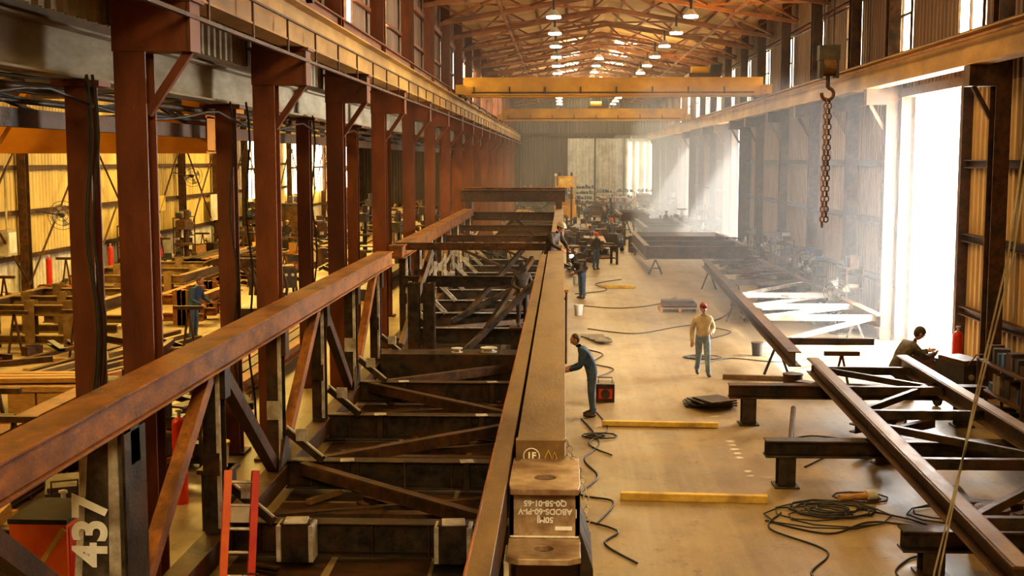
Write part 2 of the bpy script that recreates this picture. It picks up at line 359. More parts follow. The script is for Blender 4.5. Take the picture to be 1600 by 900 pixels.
m.b2(x-.16,x-.1,y-.1,y+.1,6.65,7.0,dark); m.b2(x+.1,x+.16,y-.1,y+.1,6.65,7.0,dark); m.cyl((x-.1,y,6.85),(x+.1,y,6.85),.17,rustd,16); m.b2(x-.17,x+.17,y-.11,y+.11,6.95,7.2,dark)
m.cyl((x,y,6.7),(x,y,6.5),.035,dark,8)
m.tube([(x+.1*math.sin(g),y,6.4+.1*math.cos(g)) for g in [math.radians(q) for q in range(0,290,20)]],.03,rustd,8)
chain(m,(x-.02,y,6.33),(x-.04,y,4.15),.12,.075,.012,rust); chain(m,(x+.04,y+.02,6.33),(x+.03,y+.02,4.25),.12,.075,.012,mill)
m.obj('crane_hook')
m=MB()
for d in(0,.05): m.tube([(4.75+d,12,8.6),(4.55+d,12,6.56),(4.33+d,12,4.35),(4.07+d*.5,12,2.96),(3.79-d,12,1.2),(3.65-d,12,.02),(4.2,12.8,.02),(5.2,13.2,.02)],.011,grey,6)
m.obj('lifting_cable')
# ---------------------------------------------------------------- big truss
m=MB(); ZT=3.0; ZB=.35; XLc=-4.5; XCc=-.2; Y0=15.3; P=3.4
NY=[Y0+P*i for i in range(-3,5)]
def side(m,X,nodes,i0,ya,yb,mm,inner,wide=.4):
    m.bar((X,ya,ZT-.17),(X,yb,ZT-.17),wide-.08,.30,mm); m.bar((X,ya,ZT-.015),(X,yb,ZT-.015),wide,.03,mm); m.bar((X,ya,ZT-.34),(X,yb,ZT-.34),wide,.03,mm)
    m.bar((X,ya,ZB-.02),(X,yb,ZB-.02),.3,.30,rustd)
    for i,y in enumerate(nodes):
        k=i+i0
        if ya-.2<y<yb+.2:
            m.ib((X,y,ZB),(X,y,ZT-.3),.24,.24,mill,up=(0,1,0),tf=.02,tw=.02)
            m.b2(X+.05*inner,X+.19*inner,y-.13,y+.13,ZT-.75,ZT-.35,mill); m.b2(X+.06,X+.12,y-.145,y-.125,ZB+.2,ZT-.4,bright)  # pale strip paints a brightly lit edge onto each post
            m.b2(X-.12,X+.1,y-.15,y-.14,1.25,1.55,bright if k%2 else mill)
            if k%2==0:
                for q in(-1,1):
                    yy=y+q*P
                    if ya-1<yy<yb+1: m.bar((X,y+q*.18,ZT-.36),(X,yy-q*.18,ZB+.12),.16,.2,rustd if q>0 else rust)
            else: m.prism([(X+inner*.11,y-.45,ZB+.12),(X+inner*.11,y+.45,ZB+.12),(X+inner*.11,y+.2,ZB+.6),(X+inner*.11,y-.2,ZB+.6)],(inner*.02,0,0),mill)
side(m,XLc,NY,-3,4.0,30.6,rust,1,.42)
side(m,XCc+.03,NY[1:],-2,9.9,30.9,tans,-1,.40)
m.bar((-.49,6.0,2.9),(-.49,30.9,2.9),.16,.03,tans); m.bar((-.42,6.0,2.75),(-.42,30.9,2.75),.02,.3,rustd); m.bar((-.56,6,2.88),(-.56,30.9,2.88),.02,.08,rust)
m.bar((-.49,6.0,2.6),(-.49,30.9,2.6),.16,.03,rustd)
BY=[15.6,18.9,22.4,25.8,29.1]
def knee(m,x,y,L,H,mm):
    m.bar((x+.02,y-.14,.55+H),(x+L,y-.14,.56),.03,.14,mm); m.bar((x+.02,y-.16,.62+H),(x+L,y-.16,.63),.02,.035,bright)
    m.box((x+L*.45,y-.17,.6+H*.75),(.2,.015,.2),bright)
for i,y in enumerate(BY):
    m.ib((XLc+.1,y,.32),(XCc-.1,y,.32),.24,.46,mill)
    m.b2(XLc+.3,XCc-.4,y-.125,y-.115,.535,.552,tans)
    knee(m,XLc+.12,y,.6,.5,mill)
    for dx in(1.1,3.0): m.b2(XLc+dx-.05,XLc+dx+.05,y-.2,y-.12,.1,.54,mill); m.box((XLc+dx,y-.14,.57),(.22,.2,.015),bright,.2)
    for q in range(5): m.b2(XLc+.5+.75*q,XLc+.52+.75*q,y-.12,y+.12,.12,.52,rustd)
    if i+1<len(BY):
        y2=BY[i+1]
        if i%2==0: m.ch((XLc+.4,y2-.2,.45),(XCc-.5,y+.3,.38),.16,.2,rustd)
        else: m.ch((XLc+.5,y+.3,.4),(XCc-.4,y2-.25,.42),.16,.2,rustd)
        m.bar((XLc+.3,(y+y2)/2,.12),(XCc,(y+y2)/2,.12),.2,.12,rustd)
for x in(XLc+1.05,XLc+3.1):
    m.b2(x-.2,x+.2,15.2,15.42,.1,.62,mill); m.b2(x-.24,x-.18,15.15,15.47,.12,.6,bright); m.b2(x+.18,x+.24,15.15,15.47,.12,.6,bright); m.box((x,15.3,.635),(.3,.3,.02),bright,.1)
for y in(17,20.5,24,27.5): m.ch((XLc+.3,y,.15),(XCc-.3,y+1.2,.15),.1,.12,rustd)
m.b2(-4.3,-.6,28.2,29.0,.12,.75,mill)
m.prism([(-4.92,11.58,.4),(-4.30,11.58,.4),(-4.38,11.72,2.64),(-4.78,11.72,2.64)],(0,.025,0),post)
m.prism([(-4.92,11.57,.4),(-4.84,11.57,.4),(-4.71,11.705,2.64),(-4.78,11.705,2.64)],(0,.01,0),bright)
m.prism([(-4.52,11.57,.4),(-4.38,11.57,.4),(-4.42,11.705,2.64),(-4.52,11.705,2.64)],(0,.01,0),bright)
m.b2(-4.34,-4.31,11.58,12.2,.4,2.6,mill)
truss=m.obj('steel_bridge_truss',bev=.006)
m=MB()
def holed(m,cx,cy,z,hw,y0,y1,t,rh,mm):
    n=20; ring=[(cx+rh*math.cos(2*math.pi*i/n),cy+rh*math.sin(2*math.pi*i/n)) for i in range(n)]
    out=[]
    for i in range(n):
        a=2*math.pi*i/n; dx,dy=math.cos(a),math.sin(a)
        s=min(hw/abs(dx) if abs(dx)>1e-6 else 1e9,((y1-cy)/dy if dy>0 else (y0-cy)/dy) if abs(dy)>1e-6 else 1e9)
        out.append((cx+dx*s,cy+dy*s))
    vs=[(*p,z) for p in ring]+[(*p,z) for p in out]+[(*p,z-t) for p in ring]+[(*p,z-t) for p in out]; fs=[]
    for i in range(n):
        j=(i+1)%n; fs+=[(i,j,n+j,n+i),(2*n+i,3*n+i,3*n+j,2*n+j),(i,2*n+i,2*n+j,j),(n+i,n+j,3*n+j,3*n+i)]
    m.add(vs,fs,mm)
m.b2(-.38,.02,9.8,9.9,2.62,3.01,tans)
holed(m,-.13,9.2,2.86,.27,8.85,9.8,.045,.085,lug)
m.b2(-.40,.14,9.0,9.05,2.42,2.82,lug)
m.b2(-.40,-.36,9.0,9.9,2.42,2.84,lug); m.b2(.10,.14,9.0,9.9,2.42,2.84,lug)
m.tube([(-.39,9.0,2.82),(.13,9.0,2.82)],.012,bright,6); m.tube([(-.39,9.0,2.45),(.13,9.0,2.45)],.012,bright,6)
holed(m,-.13,8.75,2.44,.27,8.5,9.8,.045,.07,lug); m.cyl((-.13,9.2,2.80),(-.13,9.2,2.82),.09,dark,16); m.cyl((-.13,8.75,2.36),(-.13,8.75,2.38),.09,dark,16)
m.b2(-.42,-.38,8.55,8.95,1.4,2.4,bright)
m.prism([(.14,9.0,2.5),(.24,9.0,2.2),(.26,9.0,1.2),(.14,9.0,1.2)],(0,.9,0),mill); m.b2(-.36,.14,9.3,9.35,.4,2.4,mill); m.b2(-.3,.1,9.35,9.8,.0,2.4,rustd)
chain(m,(.04,9.95,2.98),(.2,10.0,2.55),.07,.05,.008,bright); chain(m,(.2,10,2.55),(.22,10,2.1),.07,.05,.008,bright); chain(m,(.04,9.95,2.9),(.09,9.98,2.3),.07,.05,.008,bright)
m.obj('lug_bracket',parent=truss,bev=.004)
for i,s in enumerate(['Q0-58-01-65','ABODS-60-PI-V','50MJ']):
    text(s,'chalk_text_%d'%i,truss,.062,basis((-1,0,0),(0,0,-1),(-.125,8.993,2.62+.064*(1-i)+.03)),chalk,.003,.03)
mm=MB(); mm.bar((-.05,8.994,2.52),(.08,8.994,2.52),.004,.03,chalk); mm.bar((.11,8.994,2.6),(.11,8.994,2.67),.006,.006,chalk)
mm.tube([(-.25+.065*math.cos(g),9.79,2.88+.065*math.sin(g)) for g in [2*math.pi*q/20 for q in range(20)]],.005,chalk,4,True)
mm.tube([(-.14,9.79,2.86),(-.11,9.79,2.93),(-.08,9.79,2.85),(-.06,9.79,2.92),(-.04,9.79,2.86),(-.13,9.79,2.84)],.008,ywood,4); mm.obj('chalk_marks',parent=truss)
text('1F','chalk_text_a',truss,.08,basis((1,0,0),(0,0,1),(-.25,9.797,2.88)),chalk)
text('437','chalk_text_b',truss,.48,basis((0,.06,1),(-1,0,0),(-4.675,11.60,1.63)),chalk,.004,.03)
m=MB(); ZT=3.0
NY2=[34.2+P*i for i in range(8)]
side(m,XLc,NY2,0,32.6,59,rust,1,.42); side(m,XCc+.03,NY2,0,33.0,59,tans,-1,.4)
for i,y in enumerate(NY2):
    m.ib((XLc+.1,y,.32),(XCc-.1,y,.32),.24,.46,mill); m.bar((XLc+.1,y-.14,.57),(XCc-.2,y-.14,.57),.03,.035,bright)
    knee(m,XLc+.12,y,.75,.75,bright); m.bar((XLc+.2,y-.2,1.0),(XLc+.2,y-.2,1.9),.1,.04,bright)
    m.bar((XLc+.12,y-.1,1.4),(XLc+.5,y-.1,2.0),.04,.09,bright)
    if i<7: m.bar((XLc+.3,y+.3,.4),(XCc-.4,y+P-.3,.4),.14,.14,rustd); m.bar((XLc+.2,y+P/2,.15),(XCc-.2,y+P/2,.15),.2,.2,rustd)
m.ch((XLc-.1,33.4,2.93),(XCc+.1,33.4,2.93),.2,.2,rustd); m.ib((XLc,34.0,1.9),(XCc,34.0,1.9),.2,.3,mill)
for y in (45,52): m.ib((XLc,y,2.4),(XCc,y,2.4),.15,.25,rustd); m.bar((XLc,y,2.3),(XCc,y,.5),.1,.1,rustd)
m.ib((XLc,58.8,2.6),(XCc,58.8,2.6),.25,.4,rustd); m.bar((XLc,58.8,.5),(-2.3,58.8,2.5),.15,.15,rustd); m.bar((XCc,58.8,.5),(-2.3,58.8,2.5),.15,.15,rustd)
m.ib((-4.9,58,3.6),(.1,58,3.6),.4,.55,rustd); m.ib((-4.9,59.2,3.7),(.1,59.2,3.7),.4,.55,rust)
for x in(-4.5,-.2): m.b2(x-.15,x+.15,57.8,59.3,3.0,3.33,rustd)
for a,b in(((-2.2,33,.5),(-.9,36,2.4)),((-3.0,38,.5),(-1.0,41,2.7)),((-2.5,31,.4),(-.6,32,2.2)),((-4.3,32,.4),(-3.6,33.2,2.8)),((-3.3,36,.5),(-.6,36.5,1.9))): m.bar(a,b,.12,.16,mill)
for x,y in((-3.9,31.6),(-3.5,31.6),(-4.1,35.5)): m.ib((x,y,.0),(x,y,2.1),.3,.3,mill,up=(0,1,0))
m.obj('steel_bridge_truss',bev=.005)
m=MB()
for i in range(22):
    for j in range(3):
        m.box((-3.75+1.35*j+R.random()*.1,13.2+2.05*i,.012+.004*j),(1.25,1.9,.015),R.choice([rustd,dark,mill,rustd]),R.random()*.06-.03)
m.obj('floor_shade_plates')  # dark plates added to carry the shade on the floor inside the truss
# ---------------------------------------------------------------- right side frames
def stand(x0,x1,y,ztop,legs,name='steel_work_stand',mm=mill):
    m=MB(); m.ib((x0,y,ztop-.14),(x1,y,ztop-.14),.3,.28,mm)
    for lx in legs: m.ib((lx,y,0.03),(lx,y,ztop-.28),.28,.28,mm,up=(0,1,0)); m.b2(lx-.2,lx+.2,y-.2,y+.2,0,.03,mm)
    return m.obj(name,bev=.005)
stand(3.35,8.4,24.3,.82,(3.75,8.0)); stand(3.3,8.6,19.6,.78,(3.65,8.1)); stand(4.35,8.4,15.4,.6,(4.75,8.0))
m=MB()
m.ib((4.75,12.3,1.0),(5.28,25.6,1.0),.26,.3,rustd); m.ib((7.15,14,1.0),(7.25,26,1.0),.26,.3,rustd)
m.bar((4.75,12.3,1.155),(5.28,25.6,1.155),.2,.012,tans); m.bar((7.15,14,1.155),(7.25,26,1.155),.2,.012,tans)
for y in(14.5,17.4,20.8,23,25.2):
    x=4.85+(y-12.6)*.034; m.bar((x,y,.95),(7.2,y,.95),.12,.16,mill)
for y,q in((14.6,1),(17.6,0),(21,1),(23.1,0)):
    x=4.9+(y-12.6)*.034
    m.bar((x,y,.95) if q else (7.2,y,.95),(7.2,y+2.6,.95) if q else (x,y+2.4,.95),.1,.12,mill)
m.obj('steel_frame_workpiece',bev=.005)
m=MB()
m.ib((5.1,26.6,.95),(6.05,52,.95),.28,.34,rustd); m.ib((8.6,33,.95),(8.4,52,.95),.26,.34,rustd); 
ys=[29,33.4,36,39,43,47,51.6]
for i,y in enumerate(ys):
    x=5.1+(y-26.6)*.0374; m.bar((x,y,1.0),(8.55 if y>30 else 7.4,y,1.0),.18,.16,bright if 30<y<42 else mill)  # pale steel near the door puts the sunlight into the colour
    if i+1<len(ys): m.bar((x+.1,y+.1,1.0),(8.4,ys[i+1]-.1,1.0),.12,.1,bright if y<42 else rustd)
for x,y in((5.5,34.5),(6.8,37.6),(7.3,45)):
    m.box((x+.5,y,1.13),(1.0,.5,.04),bright if y<40 else mill,.3)
for g in range(2):
    m.tube([(7+.7*math.cos(a),44+g*3.2+1.1*math.sin(a),1.05) for a in [2*math.pi*q/20 for q in range(20)]],.06,rustd,6,True)
for x,y in((5.3,30),(8.4,35),(5.7,40),(8.4,44),(6.0,50),(8.4,50.5)):
    m.bar((x-.3,y,.01),(x,y,.8),.06,.06,dark,up=(0,1,0)); m.bar((x+.3,y,.01),(x,y,.8),.06,.06,dark,up=(0,1,0))
m.obj('steel_frame_workpiece',bev=.005)
def frame(x0,x1,y0,y1,z,h,ncr,mm,name='steel_frame_workpiece',legs=1,diag=False):
    m=MB()
    for x in(x0,x1): m.ib((x,y0,z-h/2),(x,y1,z-h/2),.25,h,mm)
    for i in range(ncr+2):
        y=y0+(y1-y0)*i/(ncr+1); m.ib((x0,y,z-h/2),(x1,y,z-h/2),.2,h*.9,mm)
        if diag and i<=ncr: m.bar((x0,y,z-.1),(x1,y+(y1-y0)/(ncr+1),z-.1),.1,.1,mm)
        if legs==2:
            for x in(x0+.5,(x0+x1)/2,x1-.5): m.ib((x,y,0),(x,y,z+.12),.28,.28,mm,up=(0,1,0))
            m.ib((x0,y,.25),(x1,y,.25),.25,.25,mm)
    if legs==1:
        for x in(x0+.4,x1-.4):
            for y in(y0,y1):
                m.bar((x-.3,y,0.02),(x,y,z-h),.07,.07,dark,up=(0,1,0)); m.bar((x+.3,y,0.02),(x,y,z-h),.07,.07,dark,up=(0,1,0)); m.bar((x-.25,y,.3),(x+.25,y,.3),.05,.05,dark)
    return m.obj(name)
frame(3.9,8.5,56.5,68,1.35,.65,2,rustd)
frame(5.0,7.6,73,84,1.3,.5,2,mill); frame(4.2,6.2,88,97,1.4,.5,2,rustd); frame(-3.5,-.5,66,80,1.5,.6,3,rustd,diag=True)
frame(1.8,3.6,99,110,1.2,.5,1,rustd)
m=MB(); m.bar((.8,24,.06),(3.1,23.9,.06),.1,.1,ywood); m.obj('yellow_timber',bev=.008)
m=MB(); m.bar((.92,18.7,.06),(3.2,18.6,.06),.12,.12,ywood); m.obj('yellow_timber',bev=.008)
m=MB(); m.bar((3.9,29.4,.06),(5.4,29.2,.06),.14,.12,tans); m.obj('yellow_timber',bev=.008)
m=MB(); m.bar((1.6,50.6,.06),(3.0,50.4,.06),.14,.12,ywood); m.obj('yellow_timber',bev=.008)
m=MB()
for i in range(6): m.box((3.15+.1*(i%2),26.2-.1*i,.03+.04*i),(1.0-.07*i,.7,.03),mill,.1*i)
m.obj('steel_plate_pile')
m=MB()
for i in range(4): m.box((.9+.1*i,36.5-.5*i,.02+.02*i),(.7-.1*i,.5,.02),mill,.5*i)
m.obj('steel_plate_pile')
m=MB()
for x in(3.45,4.1,4.7): m.b2(x-.05,x+.05,42.4,43.4,.0,.12,wood)
for y in(42.5,42.8,43.1,43.35): m.b2(3.4,4.75,y-.08,y+.05,.12,.15,wood)
for i in range(6): m.cyl((3.5,42.5+.15*i,.23),(4.7,42.55+.15*i,.23),.07,mill,10)
m.b2(3.5,4.6,42.6,43.2,.3,.38,mill)
m.obj('pallet')
def loop(pts,sub=8):
    out=[]; n=len(pts); pts=[V(p) for p in pts]
    for i in range(n-1):
        p0=pts[max(i-1,0)];p1=pts[i];p2=pts[i+1];p3=pts[min(i+2,n-1)]
        for q in range(sub):
            t=q/sub; out.append(.5*((2*p1)+(p2-p0)*t+(2*p0-5*p1+4*p2-p3)*t*t+(3*p1-p0-3*p2+p3)*t**3))
    out.append(pts[-1]); return out
m=MB()
def coil(m,cx,cy,n,r0,mm=black,r=.018):
    pts=[]
    for i in range(n*10):
        a=2*math.pi*i/10; q=r0*(.7+.35*math.sin(i*.37+cx)); pts.append((cx+q*math.cos(a)*1.4,cy+q*math.sin(a),.02+.004*(i//10)+.01*R.random()))
    m.tube(pts,r,mm,5)
coil(m,4.1,18.2,5,.45); coil(m,4.7,18.9,4,.3,rustd,.014); coil(m,3.9,17.9,3,.7,black,.012); coil(m,.7,23.0,3,.25,black,.014); coil(m,5.9,18,3,.5,black,.012); coil(m,6.2,22,3,.6,black,.014); coil(m,3.7,32.5,3,.4,black,.014)
for P0 in ([(4.5,18.3),(5.3,17.5),(5.2,16.4),(4.6,15.9),(4.3,15.2),(4.9,14.4)],[(.4,24.6),(.7,22.5),(.4,21.2),(.6,20.0),(.3,18.9),(.8,18.5),(.5,17.3)],[(.7,25.4),(.9,23.6),(.5,22.4),(.9,21.5)],
  [(.8,38),(2.2,37),(3.6,38.5),(5,40),(6,43)],[(.8,44),(2,43.4),(3.4,44.5),(4.4,47)],[(3.6,31.5),(4.5,32.4),(5.6,31.9),(6.8,32.5)],[(3.0,17.6),(3.8,17.0),(4.6,17.6),(5.8,17.2),(6.6,18.4)],
  [(4.2,20.8),(5.2,21.9),(6.5,21.2),(8,22)],[(.5,34),(1.1,33),(.8,31.5),(1.3,30.5),(.6,29)],[(.5,48),(1.8,49.5),(1.4,52),(2.6,54)],[(4.4,36),(5.2,37.5),(4.6,39),(5.4,41)],[(3.2,14.5),(3.9,13.8),(4.4,14.2),(5.2,13.6)],
  [(.3,17.5),(.8,17.0),(.6,16.4),(1.0,15.6)],[(3.3,18.0),(3.0,17.2),(3.6,16.2),(3.2,15.2),(3.8,14.4)],[(4.6,27),(5.6,27.6),(6.6,26.8),(7.6,28)],[(3.9,22.4),(4.8,23.2),(5.8,22.6)]):
    m.tube(loop([(a,b,.02) for a,b in P0]),.015,black,5)
m.obj('welding_hoses')
m=MB(); m.cyl((3.75,19.9,.06),(4.5,23.5,.5),.05,rustd,10); m.obj('steel_pipe')
m=MB(); m.cyl((4.3,18.6,.09),(4.75,18.75,.09),.05,wood,10); m.cyl((4.75,18.75,.09),(4.9,18.8,.09),.08,whitep,10); m.obj('mallet')
def bucket(x,y,z=0,mm=whitep,name='bucket'):
    m=MB(); m.cyl((x,y,z),(x,y,z+.36),.13,mm,16,.16); m.cyl((x,y,z+.34),(x,y,z+.37),.17,mm,16); m.tube([(x+.16*math.cos(a),y-.02,z+.34-.12*math.sin(a)) for a in [math.pi*q/8 for q in range(9)]],.006,dark,4); m.obj(name)
bucket(.55,41.5,.0); bucket(5.3,33,.0,dark,'bucket'); bucket(-4.95,17.0,.9,ywood); bucket(1.1,60); bucket(.6,52)
m=MB(); m.b2(-5.15,-4.75,16.8,17.2,0,.9,dark); m.b2(-5.2,-4.7,16.75,17.25,.84,.9,rustd); m.obj('tool_stand')
def welder(x,y,mm=dark,s=1,rz_=0):
    m=MB(); m.box((0,0,.5*s),(.45*s,.8*s,.6*s),mm); m.box((0,0,.83*s),(.4*s,.7*s,.06*s),rustd)
    for a in(-.22,.22):
        for b in(-.3,.3): m.cyl((a*s-.03,b*s,.12*s),(a*s+.03,b*s,.12*s),.12*s,black,12)
    m.tube([(-.15*s,-.4*s,.8*s),(-.15*s,-.6*s,1.0*s),(.15*s,-.6*s,1.0*s),(.15*s,-.4*s,.8*s)],.015,rustd,5)
    for q in(-.1,.1): m.cyl((q*s,-.405*s,.6*s),(q*s,-.43*s,.6*s),.05*s,grey,10)
    o=m.obj('welding_machine'); o.location=(x,y,0); o.rotation_euler[2]=rz_; return o
def bottle(x,y,mm):
    m=MB(); m.cyl((0,0,0),(0,0,1.25),.115,mm,14); m.sph((0,0,1.25),(.115,.115,.12),mm,14,6); m.cyl((0,0,1.35),(0,0,1.48),.03,bright,8); m.cyl((-.05,0,1.46),(.05,0,1.46),.02,bright,8)
    o=m.obj('gas_cylinder'); o.location=(x,y,0); return o
def shelf(x,y,w,h,rz_=0,load=True):
    m=MB()
    for a in(-w/2,w/2):
        for b in(-.25,.25): m.b2(a-.025,a+.025,b-.025,b+.025,0,h,rustd)
    n=max(2,int(h/.55))
    for i in range(n+1):
        z=.12+(h-.15)*i/n; m.b2(-w/2,w/2,-.27,.27,z-.02,z+.02,rustd)
        if load:
            a=-w/2+.15
            while a<w/2-.15:
                q=.1+R.random()*.2; hh=.1+R.random()*.3; m.box((a,0,z+.02+hh/2),(q,.3,hh),R.choice([dark,mill,rustd,dark,grey,blup,rustd]),R.random()*.4-.2); a+=q+.06
    o=m.obj('storage_shelf'); o.location=(x,y,0); o.rotation_euler[2]=rz_; return o
def bench(x,y,w,d=.9,h=.9,mm=rustd,rz_=0):
    m=MB(); m.box((0,0,h),(w,d,.06),mm)
    for a in(-w/2+.08,w/2-.08):
        for b in(-d/2+.08,d/2-.08): m.b2(a-.05,a+.05,b-.05,b+.05,0,h,mm)
        m.bar((a,-d/2+.1,.3),(a,d/2-.1,.3),.06,.06,mm)
    m.bar((-w/2+.1,0,.3),(w/2-.1,0,.3),.06,.06,mm)
    m.box((-w*.2,0,h+.13),(.35,.3,.2),dark,.3); m.cyl((w*.2,0,h+.03),(w*.2,0,h+.25),.12,rustd,12); m.box((w*.38,.1,h+.08),(.3,.5,.1),mill,.5)
    o=m.obj('workbench'); o.location=(x,y,0); o.rotation_euler[2]=rz_; return o
def stack(x0,x1,y0,y1,n,layers,mm=rustd,name='steel_beam_stack'):
    m=MB(); s=(x1-x0)/n
    for yy in(y0+.3,y1-.3): m.b2(x0-.1,x1+.1,yy-.07,yy+.07,0,.12,wood)
    for k_ in range(layers):
        for i in range(n-k_%2):
            x=x0+s*(i+.5+.5*(k_%2)); dy=R.random()*.5
            m.ib((x,y0+dy,.12+s*.45+k_*s*.92),(x,y1-R.random()*.5,.12+s*.45+k_*s*.92),s*.85,s*.88,R.choice([mm,rust,mill]))
    return m.obj(name)
def junk(x,y,sx,sy,n,hm=.9,pal=None):
    pal=pal or [rustd,mill,rust,dark,rustd,grey,rustd,wood]
    m=MB()
    for i in range(n):
        a=x+(R.random()-.5)*sx; b=y+(R.random()-.5)*sy; q=R.random()
        if q<.55:
            L=.5+R.random()*1.6; g=R.random()*3.14; h=.06+R.random()*.3; h2=h+R.random()*hm*.5
            m.ch((a-L/2*math.cos(g),b-L/2*math.sin(g),h),(a+L/2*math.cos(g),b+L/2*math.sin(g),h2),.07+R.random()*.12,.08+R.random()*.12,R.choice(pal))
        elif q<.8:
            w=.2+R.random()*.6; h=.15+R.random()*hm*.8; m.box((a,b,h/2),(w,.2+R.random()*.5,h),R.choice(pal),R.random()*3); m.box((a,b,h+.02),(w*1.08,.3,.04),rustd,R.random()*3)
        elif q<.92: h=.3+R.random()*hm*.6; rr=.1+R.random()*.15; m.cyl((a,b,0),(a,b,h),rr,R.choice(pal),12); m.cyl((a,b,h-.03),(a,b,h+.01),rr*1.06,rustd,12)
        else:
            h=.9+R.random()*hm*.7
            for s_ in(-.2,.2): m.bar((a+s_,b,0),(a,b,h),.05,.05,rustd,up=(0,1,0))
            m.bar((a-.4,b,h),(a+.4,b,h),.1,.1,rustd)
    return m.obj('scrap_steel_pile')
for x,y,w,h in((9.0,38.5,1.6,2.0),(9.0,44,2.2,1.8),(9.0,50.3,2.4,2.1),(9.0,57,2.0,1.9),(9.0,76,3,2.2),(9,82,3,2),(9,101,3,2.3)): shelf(x,y,w,h,math.pi/2)
for x,y in((8.2,39.6),(8.5,42.3),(8.3,46),(8.4,49),(8.6,54.5),(8.3,62),(3.0,71),(6.8,99),(2.2,86)): welder(x,y,R.choice([dark,mill,dark]),1.2,R.random())
for x,y,c in((9.1,40.0,dark),(9.1,40.5,grey),(9.05,46.2,dark),(8.9,47.9,rustd),(9.1,56,dark),(9.1,61,grey),(9.15,28.3,redp),(8.6,75,grey)): bottle(x,y,c)
shelf(8.7,23.6,2.4,1.3,math.pi/2); welder(8.5,26.0,dark,1.3,.3); shelf(8.9,20.5,2.4,1.5,math.pi/2)
for x,y,a,b,n in((8.9,40.5,.8,3,18),(8.8,47,1,5,30),(8.9,54,1,5,26),(8.9,61.5,1,5,30),(8.8,78,1.2,8,34),(8.6,90,1.4,6,24),(8.7,105,1.4,9,34),(1.2,64,1,5,14),(1.0,75,2,6,20),(3.2,80,1.5,6,22),(5.5,70,3,3,16),(2.4,92,2,6,26),(-1,92,3,8,26),(6.5,101,3,4,26),(3,116,9,6,60),(-2,118,4,6,34),(0,124,8,3,44),(-3.6,64,1.2,4,12),(.6,57,.6,4,10),(8.8,29.0,.5,1.0,4)): junk(x,y,a,b,n,1.3 if y>60 else .9,[dark,mill,rustd,dark,rustd])
for x,y,a,b,n in((6.2,17.2,1.6,2,9),(6.2,22,1.6,2,9),(5.8,27.9,1.2,1,5),(6.8,42,2,6,12)): junk(x,y,a,b,n,.15,[mill,rustd])
def fan(x,y,z,rz_=0,r=.45,stand_=True):
    m=MB()
    for q in range(3): m.tube([(r*(1-.3*q)*math.cos(a),-.08+.02*q,r*(1-.3*q)*math.sin(a)) for a in [2*math.pi*i/20 for i in range(20)]],.012,dark,5,True)
    for i in range(8):
        a=2*math.pi*i/8; m.bar((0,-.1,0),(r*math.cos(a),-.08,r*math.sin(a)),.01,.01,dark)
    for i in range(4):
        a=math.pi*i/2+.3; m.prism([(.05*math.cos(a),0,.05*math.sin(a)),(r*.8*math.cos(a-.25),.03,r*.8*math.sin(a-.25)),(r*.85*math.cos(a+.35),-.03,r*.85*math.sin(a+.35))],(0,.01,0),grey)
    m.cyl((0,-.04,0),(0,.25,0),.1,dark,10)
    if stand_: m.cyl((0,.1,-z+.05),(0,.1,0),.03,dark,8); m.cyl((0,.1,-z),(0,.1,-z+.05),.3,dark,14)
    else: m.bar((0,.2,0),(-1.0,.2,.2),.06,.06,dark)
    o=m.obj('industrial_fan'); o.location=(x,y,z); o.rotation_euler[2]=rz_
fan(8.6,43.2,1.7,-.5); fan(8.9,52.5,1.8,-.6); fan(-20.9,50,3.0,.7,.6,False); fan(-20.9,68,4.4,.7,.6,False); fan(8.4,37.3,1.3,-.7)
for x,y,w in((1.5,62,0),(2.4,76,1),(6.8,92,0),(-3,88,1),(-1,95,0),(3.5,93,1),(7,108,0),(5,116,1),(0,112,0),(-3,104,1),(2,122,0)):
    bench(x,y,2.2+R.random(),1.0,.9+R.random()*.3,R.choice([rustd,mill]),R.random()*.4)
for a in((1.0,2.6,66,72),(.6,2.2,80,86),(-4.2,-2,98,108),(6.2,8.2,102,110),(3.4,6.0,110,116),(-1.5,.6,118,126),(7,9,118,126)): stack(*a,4,R.choice([2,3,4]))
for i in range(7): shelf(-4+i*2.1,127+R.random(),1.9,1.5+R.random()*1.0)
for x,y in((8.8,64.2),(8.7,73.2),(8.6,87),(8.5,92)): bench(x,y,1.6,.8,1.0,dark,math.pi/2)
m=MB(); x,y=.2,100
m.b2(x-.9,x+.9,y,y+2.4,.5,1.5,yel); m.b2(x-.8,x+.8,y+1.6,y+2.6,.6,2.0,yel)
for a in(-.8,.8):
    for b in(.4,2.1): m.cyl((x+a-.15,y+b,.45),(x+a+.15,y+b,.45),.45,black,16)
    m.b2(x+a*.6-.08,x+a*.6+.08,y-.35,y-.2,.1,4.3,dark); m.b2(x+a*.5-.06,x+a*.5+.06,y-1.5,y-.3,.25,.32,dark)
    for b in(.3,1.7): m.bar((x+a*.9,y+b,1.5),(x+a*.8,y+b+.15,3.0),.08,.08,yel)
m.b2(x-.8,x+.8,y+.3,y+2,3.0,3.1,yel); m.b2(x-.6,x+.6,y-.4,y-.3,3.1,4.0,yel); m.b2(x-.5,x+.5,y-.42,y-.38,3.3,3.8,ywood)
for a in(-.8,.8): m.cyl((x+a,y-.4,4.1),(x+a,y-.5,4.1),.12,whitep,10); m.bar((x+a,y-.4,3.2),(x+a,y-.4,4.0),.1,.1,yel)
m.obj('forklift')
